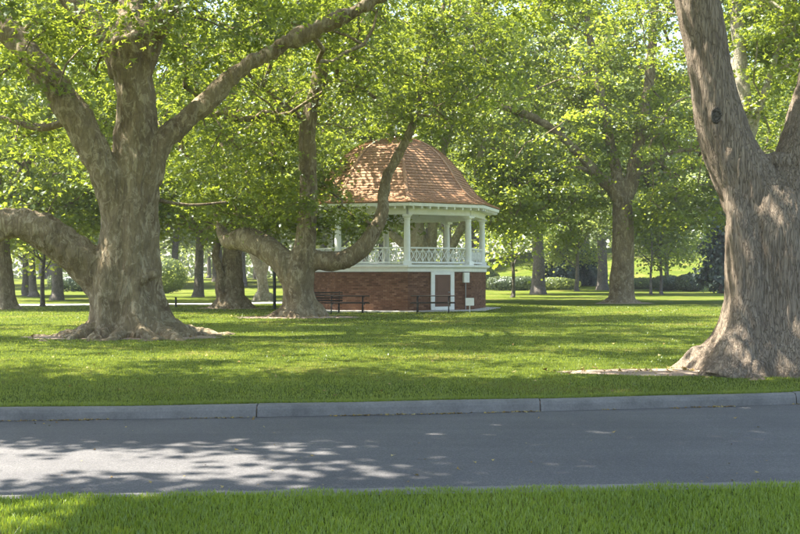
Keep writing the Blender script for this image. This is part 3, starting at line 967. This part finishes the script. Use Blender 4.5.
# blue-grey weeping conifer
def conifer(x, y, h, r, seed, label):
    root = empty('conifer', (x, y, lawn_z(x, y))); rg = np.random.default_rng(seed)
    mb = MB(); mb.tube([(0,0,-.2), (0,0,h*.5), (0,0,h)], [.32, .2, .03], 8); mb.build('trunk', BARK_FAR, root, True)
    C, Nn, T, S, I = [], [], [], [], []
    for i in range(150):
        z = h*(.04+.95*rg.uniform()**.9); a = rg.uniform(0, 2*PI); rad = r*(1-z/h)**.75*rg.uniform(.55, 1.05)
        m = 60
        u = rg.uniform(0, 1, m)
        o = np.stack([np.cos(a)*rad*u, np.sin(a)*rad*u, z-u*u*h*.07], 1)+rg.normal(0, .22, (m, 3))*np.array([1, 1, 1.4])
        nn = rg.normal(0, .6, (m, 3)); nn[:, :2] += [np.cos(a)*.8, np.sin(a)*.8]; nn[:, 2] += .5
        tt = rg.normal(0, .2, (m, 3)); tt[:, 2] -= 1
        C.append(o); Nn.append(nn); T.append(tt); S.append(rg.uniform(.22, .5, m)); I.append(np.clip(rg.normal(.5, .2)+rg.normal(0, .2, m), 0, 1))
    me = leaf_mesh('crown', np.concatenate(C), np.concatenate(Nn), np.concatenate(T), np.concatenate(S), np.concatenate(I), False)
    link('crown', me, LEAF_DARK, root)['kind'] = 'stuff'
    return tag(root, label, 'tree')
conifer((722-400)/F*100, 100, 10.5, 3.2, 31, 'dark blue-green weeping conifer left of the furrowed trunk')
conifer((560-400)/F*128, 128, 5.5, 3.0, 32, 'low blue-grey spreading conifer among far shrubs')
conifer((586-400)/F*130, 130, 4.2, 3.0, 33, 'smaller blue-grey conifer nearest the thick far trunk')

def shrub(x, y, rx, ry, h, seed, label, name='clipped_shrub', boxy=2.6, n=2600, ls=.16, lm=None):
    root = empty(name, (x, y, lawn_z(x, y))); rg = np.random.default_rng(seed)
    v = rg.normal(size=(n, 3)); v /= (np.abs(v)**boxy).sum(1, keepdims=True)**(1/boxy)
    nn = v.copy(); c = v*np.array([rx, ry, h/2])*rg.uniform(.86, 1.03, (n, 1)); c[:, 2] += h/2
    k = c[:, 2] > 0.02
    nn = nn+rg.normal(0, .45, (n, 3))
    me = leaf_mesh('foliage', c[k], nn[k], rg.normal(size=(n, 3))[k], rg.uniform(.7, 1.3, n)[k]*ls, np.clip(rg.normal(.5, .25, n), 0, 1)[k], False)
    link('foliage', me, lm or LEAF_HEDGE, root)['kind'] = 'stuff'
    mb = MB()
    prof = [(.12, 0), (.62, .12*h), (.86, .4*h), (.82, .7*h), (.5, .9*h), (.1, .93*h)]
    mb.lathe(prof, (0,0,0), 14)
    o = mb.build('inner_twigs', lm or LEAF_HEDGE, root, True); o.data.transform(Matrix.Diagonal((rx*.97, ry*.97, 1, 1)))
    return tag(root, label, 'shrub')
shrub((691-400)/F*112, 112, 1.55, 1.3, 1.75, 41, 'clipped round shrub at the foot of the sunlit slope')
shrub((667-400)/F*116, 116, 1.6, 1.3, 1.6, 42, 'lower clipped shrub before the blue-grey trunk')
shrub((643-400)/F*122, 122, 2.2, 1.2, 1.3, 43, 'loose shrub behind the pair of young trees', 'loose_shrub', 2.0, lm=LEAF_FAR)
shrub((516-400)/F*116, 116, 3.0, 1.1, 1.5, 44, 'long hedge past the bandstand beside the young tree', 'hedge', 4)
shrub((556-400)/F*118, 118, 2.6, 1.2, 1.4, 45, 'loose grey-green shrub under the spreading conifer', 'loose_shrub', 2.2, lm=LEAF_FAR)
shrub((487-400)/F*124, 124, 1.5, 1.2, 2.2, 46, 'tall pale bush close to the bandstand corner', 'loose_shrub', 2.0, lm=LEAF_FAR)
shrub((165-400)/F*100, 100, 2.2, 1.6, 3.2, 47, 'yellowish rounded bush right of the huge plane trunk', 'loose_shrub', 2.0, lm=LEAF_FAR)
shrub((85-400)/F*110, 110, 3.6, 1.1, 1.8, 48, 'low far hedge under the level limb', 'hedge', 4)

# ------------------------------------------------------------------ bandstand
BX, BY = (395.8-400)/F*54.2, 54.2
BS = empty('bandstand', (BX, BY, 0))
tag(BS, 'white columned octagonal bandstand with brown shingled bell roof and brick base', 'bandstand')
VA = [math.radians(7+45*k_) for k_ in range(8)]        # corner angles from the camera side
def oct_pt(R, k_, z): a = VA[k_ % 8]; return Vector((R*math.sin(a), -R*math.cos(a), z))
def oct_ring(mb, prof, ph_off=0):
    o = len(mb.v)
    for R, z in prof:
        for k_ in range(8): mb.v.append(tuple(oct_pt(R, k_, z)))
    for i in range(len(prof)-1):
        for k_ in range(8):
            a, b_ = o+i*8+k_, o+i*8+(k_+1) % 8
            mb.f.append((a, b_, b_+8, a+8))
def oct_solid(mb, prof):
    o = len(mb.v); oct_ring(mb, prof)
    mb.f.append(tuple(o+k_ for k_ in reversed(range(8)))); e_ = o+(len(prof)-1)*8
    mb.f.append(tuple(e_+k_ for k_ in range(8)))
RB = 4.46
mb = MB(); oct_solid(mb, [(RB+.75, -.2), (RB+.75, .05)]); pad = mb.build('concrete_pad', PATHC, BS)
mb = MB(); oct_solid(mb, [(RB-.03, .04), (RB-.03, 1.82)]); base_ = mb.build('base_wall', MORTAR, BS)
def tint_attr(o, per, vals):
    at = o.data.attributes.new('tint', 'FLOAT', 'POINT'); at.data.foreach_set('value', np.repeat(np.array(vals, np.float32), per))
# bricks: every one a block, bonded in courses
mb = MB(); tv = []
DOOR_FACE = 0
bh, bw, gapj = .067, .215, .011
rows = int(1.76/(bh+gapj))
for k_ in range(8):
    a, b_ = oct_pt(RB, k_, 0), oct_pt(RB, k_+1, 0)
    L = (b_-a).length; t = (b_-a)/L; nrm = Vector((t.y, -t.x, 0))
    if nrm.dot(a) < 0: nrm = -nrm
    for r_ in range(rows):
        z = .052+r_*(bh+gapj); x = -(bw/2 if r_ % 2 else 0)
        while x < L:
            x0, x1 = max(x, 0), min(x+bw-gapj, L)
            if x1-x0 > .03:
                pr = random.uniform(-.004, .004)
                q0, q1 = a+t*x0, a+t*x1
                vv = []
                for zz in (z, z+bh):
                    vv += [q0+nrm*(pr)+Vector((0,0,zz)), q1+nrm*(pr)+Vector((0,0,zz)), q1-nrm*.05+Vector((0,0,zz)), q0-nrm*.05+Vector((0,0,zz))]
                mb.add(vv, [(0,1,5,4), (1,2,6,5), (3,0,4,7), (4,5,6,7), (0,3,2,1)])
                tv.append(min(1, max(0, random.gauss(.45, .22))))
            x += bw
o = mb.build('brick_courses', BRICK, BS); o['kind'] = 'stuff'; tint_attr(o, 8, tv)
# floor ledge
mb = MB(); oct_solid(mb, [(RB+.02, 1.80), (RB+.05, 1.80), (RB+.06, 1.95), (RB+.17, 1.99), (RB+.20, 2.02), (RB+.20, 2.10), (RB+.14, 2.115)]); mb.build('floor_ledge', WHITE, BS)
# columns
RC = 4.28
for k_ in range(8):
    c = oct_pt(RC, k_, 0); m_ = Matrix.Rotation(VA[k_], 3, 'Z')
    mb = MB()
    mb.box((c.x, c.y, 2.20), (.38, .38, .17), m_)
    o = len(mb.v)
    prof = [(.155, 2.285), (.15, 2.32), (.15, 3.2), (.132, 4.12), (.15, 4.14), (.15, 4.18), (.135, 4.2), (.19, 4.29)]
    mb.lathe(prof, (c.x, c.y, 0), 16)
    mb.box((c.x, c.y, 4.335), (.42, .42, .09), m_)
    mb.build('column', WHITE, BS, False)
# frieze beams and railings per bay
for k_ in range(8):
    a, b_ = oct_pt(RC, k_, 0), oct_pt(RC, k_+1, 0); t = (b_-a).normalized()
    mb = MB()
    mb.bar(a+Vector((0,0,4.535)), b_+Vector((0,0,4.535)), .30, .30)
    mb.bar(a+Vector((0,0,4.72)), b_+Vector((0,0,4.72)), .38, .07)
    mb.build('frieze_beam', WHITE, BS)
    a2, b2 = a+t*.17, b_-t*.17; L = (b2-a2).length
    rl = MB()
    rl.bar(a2+Vector((0,0,2.88)), b2+Vector((0,0,2.88)), .10, .065)
    rl.bar(a2+Vector((0,0,2.22)), b2+Vector((0,0,2.22)), .08, .07)
    rail = rl.build('railing', WHITE, BS)
    bl = MB(); nb_ = int(L/.30)
    for i in range(nb_+1):
        q = a2+t*(L*(i+.0)/nb_)
        if 0 < i < nb_: bl.bar(q+Vector((0,0,2.25)), q+Vector((0,0,2.85)), .045)
        if i < nb_:
            q2 = a2+t*(L*(i+1)/nb_)
            bl.bar(q+Vector((0,0,2.27)), q2+Vector((0,0,2.83)), .028)
            bl.bar(q+Vector((0,0,2.83)), q2+Vector((0,0,2.27)), .026)
    b3 = bl.build('balusters', WHITE, rail); b3['kind'] = 'stuff'
# soffit, fascia, rafter tails
RE = 5.16
mb = MB(); oct_ring(mb, [(RC-.3, 4.762), (RC+.15, 4.765), (RE-.10, 4.72), (RE-.03, 4.72), (RE-.01, 4.86), (RE-.12, 4.885)]); mb.build('soffit', WHITE, BS)
mb = MB(); oct_ring(mb, [(RC-.3, 4.762), (0.02, 4.80)]); mb.build('ceiling', WHITE, BS)
for k_ in range(8):
    a, b_ = oct_pt(RE-.07, k_, 0), oct_pt(RE-.07, k_+1, 0); ai, bi = oct_pt(RC+.16, k_, 0), oct_pt(RC+.16, k_+1, 0)
    mb = MB()
    for i in range(9):
        u = (i+.5)/9
        mb.bar(ai.lerp(bi, u)+Vector((0,0,4.70)), a.lerp(b_, u)+Vector((0,0,4.665)), .075, .11)
    mb.build('rafter_tails', WHITE, BS)
# roof
RP = [(5.18,4.89),(4.90,4.98),(4.63,5.11),(4.32,5.30),(4.02,5.55),(3.77,5.83),(3.54,6.14),(3.18,6.65),(2.68,7.22),(2.36,7.51),(2.00,7.77),(1.62,7.98),(1.22,8.13),(.66,8.26),(.05,8.31)]
dense = [Vector(p) for p in RP]; dense = smooth2([tuple(p) for p in RP], 10)
acc = [0.0]
for i in range(1, len(dense)): acc.append(acc[-1]+(dense[i]-dense[i-1]).length)
def prof_at(s):
    s = max(0.0, min(acc[-1], s))
    for i in range(1, len(acc)):
        if acc[i] >= s:
            u = (s-acc[i-1])/max(1e-9, acc[i]-acc[i-1]); return dense[i-1].lerp(dense[i], u)
    return dense[-1]
mb = MB(); oct_ring(mb, [(p.x-.03, p.y-.03) for p in dense[::4]]+[(.01, 8.27)])
roof = mb.build('roof', SHINGLE, BS); tint_attr(roof, 1, [.3]*len(roof.data.vertices))
for k_ in range(8):
    mb = MB(); tv = []
    s = 0.0; row = 0; exp_ = .18
    while s < acc[-1]-.15:
        p0, p1 = prof_at(s), prof_at(s+exp_*1.25)
        A0, B0 = oct_pt(p0.x, k_, p0.y), oct_pt(p0.x, k_+1, p0.y)
        A1, B1 = oct_pt(p1.x, k_, p1.y), oct_pt(p1.x, k_+1, p1.y)
        W = (B0-A0).length
        nrm = (B0-A0).cross(A1-A0).normalized()
        if nrm.z < 0: nrm = -nrm
        cuts = [0.0]; u = random.uniform(.05, .2)
        while u < W-.06: cuts.append(u/W); u += random.uniform(.16, .32)
        cuts.append(1.0)
        rt = random.gauss(0, .07)
        for c0, c1 in zip(cuts[:-1], cuts[1:]):
            e_ = min(.3, .006/W); lift = .042+random.uniform(-.004, .006)
            q = [A0.lerp(B0, c0+e_)+nrm*lift, A0.lerp(B0, c1-e_)+nrm*lift, A1.lerp(B1, c1-e_)+nrm*.006, A1.lerp(B1, c0+e_)+nrm*.006,
                 A0.lerp(B0, c0+e_)-nrm*.01, A0.lerp(B0, c1-e_)-nrm*.01]
            mb.add(q, [(0,1,2,3), (4,5,1,0), (4,0,3), (5,2,1)])
            tv.append(min(1, max(0, random.gauss(.5, .08)+rt*.6)))
        s += exp_; row += 1
    o = mb.build('shingles', SHINGLE, roof); o['kind'] = 'stuff'; tint_attr(o, 6, tv)
    hc = MB(); pp = [prof_at(acc[-1]*i/40) for i in range(41)]
    for i in range(40):
        hc.bar(oct_pt(pp[i].x, k_, pp[i].y+.035), oct_pt(pp[i+1].x, k_, pp[i+1].y+.05), .15, .03)
    o = hc.build('hip_cap', SHINGLE, roof); tint_attr(o, 8, [random.uniform(.4, .8) for _ in range(40)])
mb = MB(); mb.lathe([(.16, 8.26), (.16, 8.36), (.06, 8.40), (.05, 8.62), (.12, 8.70), (.12, 8.78), (.04, 8.86), (.03, 9.25), (.004, 9.38)], (0,0,0), 14); mb.build('finial', WHITE, roof, True)
# doorway in the face right of the front corner
def face_frame(k_):
    a, b_ = oct_pt(RB, k_, 0), oct_pt(RB, k_+1, 0)
    t = (b_-a).normalized(); nrm = Vector((t.y, -t.x, 0))
    if nrm.dot(a) < 0: nrm = -nrm
    return a, b_, t, nrm
a, b_, t, nrm = face_frame(0)
L = (b_-a).length
fm = Matrix((t, -nrm, Vector((0,0,1)))).transposed()
def fbox(mb, u, z0, z1, w, out0, out1):
    c = a+t*u+nrm*(out0+out1)/2+Vector((0,0,(z0+z1)/2)); mb.box(c, (w, out1-out0, z1-z0), fm)
dc = L*.53
door = MB(); fbox(door, dc, .09, 1.66, .82, .006, .05); dr = door.build('door', DOORP, BS)
dp = MB()
for z0, z1 in ((.30,.78), (.90,1.52)): fbox(dp, dc, z0, z1, .56, .052, .066)
dp.build('door_panel', DOORP, dr)
kn = MB(); kn.lathe([(.02, 0), (.035, .02), (.03, .05), (.01, .06)], (0,0,0), 10); ko = kn.build('handle', GREYMETAL, dr, True)
ko.data.transform(Matrix.Translation(a+t*(dc+.33)+nrm*.05+Vector((0,0,.86))) @ (Matrix((t, Vector((0,0,1)), nrm)).transposed().to_4x4()))
fr = MB()
fbox(fr, dc-.52, .06, 1.79, .20, .008, .085); fbox(fr, dc+.52, .06, 1.79, .20, .008, .085)
fbox(fr, dc, 1.66, 1.795, .84, .008, .08); fbox(fr, dc, .06, .21, .84, .052, .095)
fr.build('door_frame', WHITE, BS, bevel=.008)
# meter cabinet with conduit
mc = MB(); fbox(mc, dc+1.25, 1.30, 1.76, .30, .01, .16); cab = mc.build('meter_cabinet', WHITE, BS, bevel=.012)
mc = MB(); q = a+t*(dc+1.25)+nrm*.05; mc.tube([q+Vector((0,0,.06)), q+Vector((0,0,1.30))], [.022, .022], 8); mc.build('conduit', GREYMETAL, cab)
mc = MB(); fbox(mc, dc+1.25, 1.335, 1.725, .24, .161, .168); mc.build('cabinet_cover', WHITE, cab)

# ------------------------------------------------------------------ small things round the bandstand
def sign_board(x, y, label):
    r = empty('sign_board', (x, y, 0)); m = MB()
    m.bar((0,0,-.05), (0,0,.62), .04); m.build('post', WHITE, r)
    m = MB(); m.box((0,-.03,.46), (.38,.03,.34), Matrix.Rotation(-.12, 3, 'X')); m.build('panel', WHITE, r, bevel=.006)
    return tag(r, label, 'sign')
p = P(468, 310, 50.6); sign_board(p.x, 49.35, 'small blank white sign on a short post before the brick base')

def picnic_table(x, y, rz, label):
    r = empty('picnic_table', (x, y, 0), rz)
    def planks(name, ys, z, w, L_, th=.035):
        m = MB(); tv_ = []
        for yy in ys: m.box((0, yy, z), (L_, w, th)); tv_.append(random.random())
        o = m.build(name, DARKWOOD, r); tint_attr(o, 8, tv_)
    planks('table_top', [-.3,-.15,0,.15,.3], .74, .138, 1.95)
    planks('seat', [-.73,-.60], .44, .125, 1.95); planks('seat', [.73,.60], .44, .125, 1.95)
    for s in (-.68, .68):
        for q in (-1, 1):
            m = MB(); m.bar((s, q*.22, .71), (s, q*.66, 0.0), .05); m.build('leg', DARKMETAL, r)
        m = MB(); m.bar((s+.05, -.78, .40), (s+.05, .78, .40), .05, .045); m.bar((s+.05, -.35, .70), (s+.05, .35, .70), .05, .04); m.build('cross_rail', DARKMETAL, r)
    return tag(r, label, 'table')
p = P(347, 313, 48.3); picnic_table(p.x, 48.3, .06, 'dark metal-legged picnic table near the gnarled trunk, before the brick wall')
p = P(433, 312, 48.6); picnic_table(p.x, 48.5, -.05, 'dark picnic table standing in front of the white-framed door')
def bench(x, y, rz, label):
    r = empty('bench', (x, y, 0), rz)
    for i in range(4):
        m = MB(); m.bar((-.75, -.02+i*.018, .52+i*.115), (.75, -.02+i*.018, .52+i*.115), .03, .075); o = m.build('back_slat', DARKWOOD, r); tint_attr(o, 8, [.3+.15*i])
    for i in range(4):
        m = MB(); m.box((0, -.10-.115*i, .43), (1.5, .09, .03)); o = m.build('seat_slat', DARKWOOD, r); tint_attr(o, 8, [.2+.15*i])
    for s in (-.6, .6):
        m = MB(); m.bar((s, -.46, .42), (s, -.48, 0), .045); m.build('leg', DARKMETAL, r)
        m = MB(); m.bar((s, -.05, .42), (s, .03, 0), .045); m.bar((s, .03, .41), (s, .085, .92), .04); m.build('leg', DARKMETAL, r)
        m = MB(); m.bar((s, -.50, .405), (s, .0, .405), .04, .02); m.build('arm_rail', DARKMETAL, r)
    return tag(r, label, 'bench')
p = P(326, 312, 49.4); bench(p.x, 49.2, .0, 'dark slatted bench against the brick base beside the gnarled trunk')

def post(x, y, h, w, label, name='post', mat=DARKMETAL):
    r = empty(name, (x, y, 0)); m = MB()
    m.lathe([(w*1.7, -.05), (w*1.7, .03), (w, .06), (w, h-.05), (w*1.25, h-.05), (w*1.25, h-.01), (w*.6, h)], (0,0,0), 12)
    o = m.build('shaft', mat, r)
    m = MB(); m.lathe([(w*2.4, -.04), (w*2.4, .02), (w*1.8, .03)], (0,0,0), 12); m.build('base_plate', mat, r)
    return tag(r, label, 'post')
p = P(274.5, 308.5, 54); post(p.x, 54, 1.95, .075, 'black metal post under the arched limb of the gnarled plane')
p = P(179, 306, 58); post(p.x, 57.2, .52, .05, 'short dark stake at the edge of the pale path')

# ------------------------------------------------------------------ fallen leaves in the gutter and on the road
n = 1300
x = RNG.uniform(-8, 9, n); fk = np.array([far_kerb_y(q) for q in x])
y = fk-.02-np.abs(RNG.normal(0, .05, n)); 
clumpm = np.array([noise.noise(Vector((q*1.1, 0, 5.))) for q in x]) > -.02
x, y = x[clumpm], y[clumpm]
x2 = RNG.uniform(-6, 7, 150); y2 = near_kerb_y(x2)+RNG.exponential(.5, 150)+.03
x3 = RNG.uniform(-7, 7, 70); y3 = RNG.uniform(9.2, 14, 70)
X = np.concatenate([x, x2, x3]); Y = np.concatenate([y, y2, y3]); n = len(X)
def rz_(a, b): return ROAD_Z+.035*math.sin(PI*min(1, max(0, (b-near_kerb_y(a))/(far_kerb_y(a)-near_kerb_y(a)))))+.008
Z = np.array([rz_(a, b) for a, b in zip(X, Y)])
nn = RNG.normal(0, .3, (n, 3)); nn[:, 2] += 1
me = leaf_mesh('fallen_leaves', np.stack([X, Y, Z], 1), nn, RNG.normal(size=(n, 3)), RNG.uniform(.018, .055, n), RNG.uniform(0, 1, n), True)
tag(link('fallen_leaves', me, DRYLEAF), 'dry fallen leaves lying along the gutter and on the asphalt', 'leaves', kind='stuff')

lx, ly = [], []
for cx, cy, rx, ry in PATCHES[:3]:
    q = RNG.normal(size=(130, 2))*.5; lx.append(cx+q[:, 0]*rx); ly.append(cy+q[:, 1]*ry-.1)
lx, ly = np.concatenate(lx), np.concatenate(ly); n = len(lx)
nn = RNG.normal(0, .4, (n, 3)); nn[:, 2] += 1
me = leaf_mesh('leaf_litter', np.stack([lx, ly, np.array([lawn_z(a, b) for a, b in zip(lx, ly)])+.055], 1), nn, RNG.normal(size=(n, 3)), RNG.uniform(.05, .13, n), RNG.uniform(0, 1, n), True)
tag(link('leaf_litter', me, DRYLEAF), 'brown leaf litter on the bare earth round the trunks', 'leaves', kind='stuff')
x = RNG.uniform(-7, 8, 110); y = RNG.uniform(14.8, 27, 110); k = np.array([b > far_kerb_y(a)+.5 for a, b in zip(x, y)]); x, y = x[k], y[k]; n = len(x)
nn = RNG.normal(0, .4, (n, 3)); nn[:, 2] += 1
me = leaf_mesh('fallen_leaves', np.stack([x, y, np.array([lawn_z(a, b) for a, b in zip(x, y)])+.05], 1), nn, RNG.normal(size=(n, 3)), RNG.uniform(.04, .08, n), RNG.uniform(0, 1, n), True)
tag(link('fallen_leaves', me, DRYLEAF), 'dry fallen leaves lying on the mown lawn', 'leaves', kind='stuff')

# ------------------------------------------------------------------ the air of the park
hz = MB(); hz.box((0, 258, 22.4), (812, 1332, 47.2))
HZ, nt, out = new_mat('haze_air')
pv = N(nt, 'ShaderNodeVolumePrincipled', Density=.0004, Anisotropy=.35); pv.inputs['Color'].default_value = (.93,.96,1,1)
nt.links.new(pv.outputs[0], out.inputs['Volume'])
tag(hz.build('haze', HZ), 'thin pale summer haze filling the park', 'haze', kind='stuff')
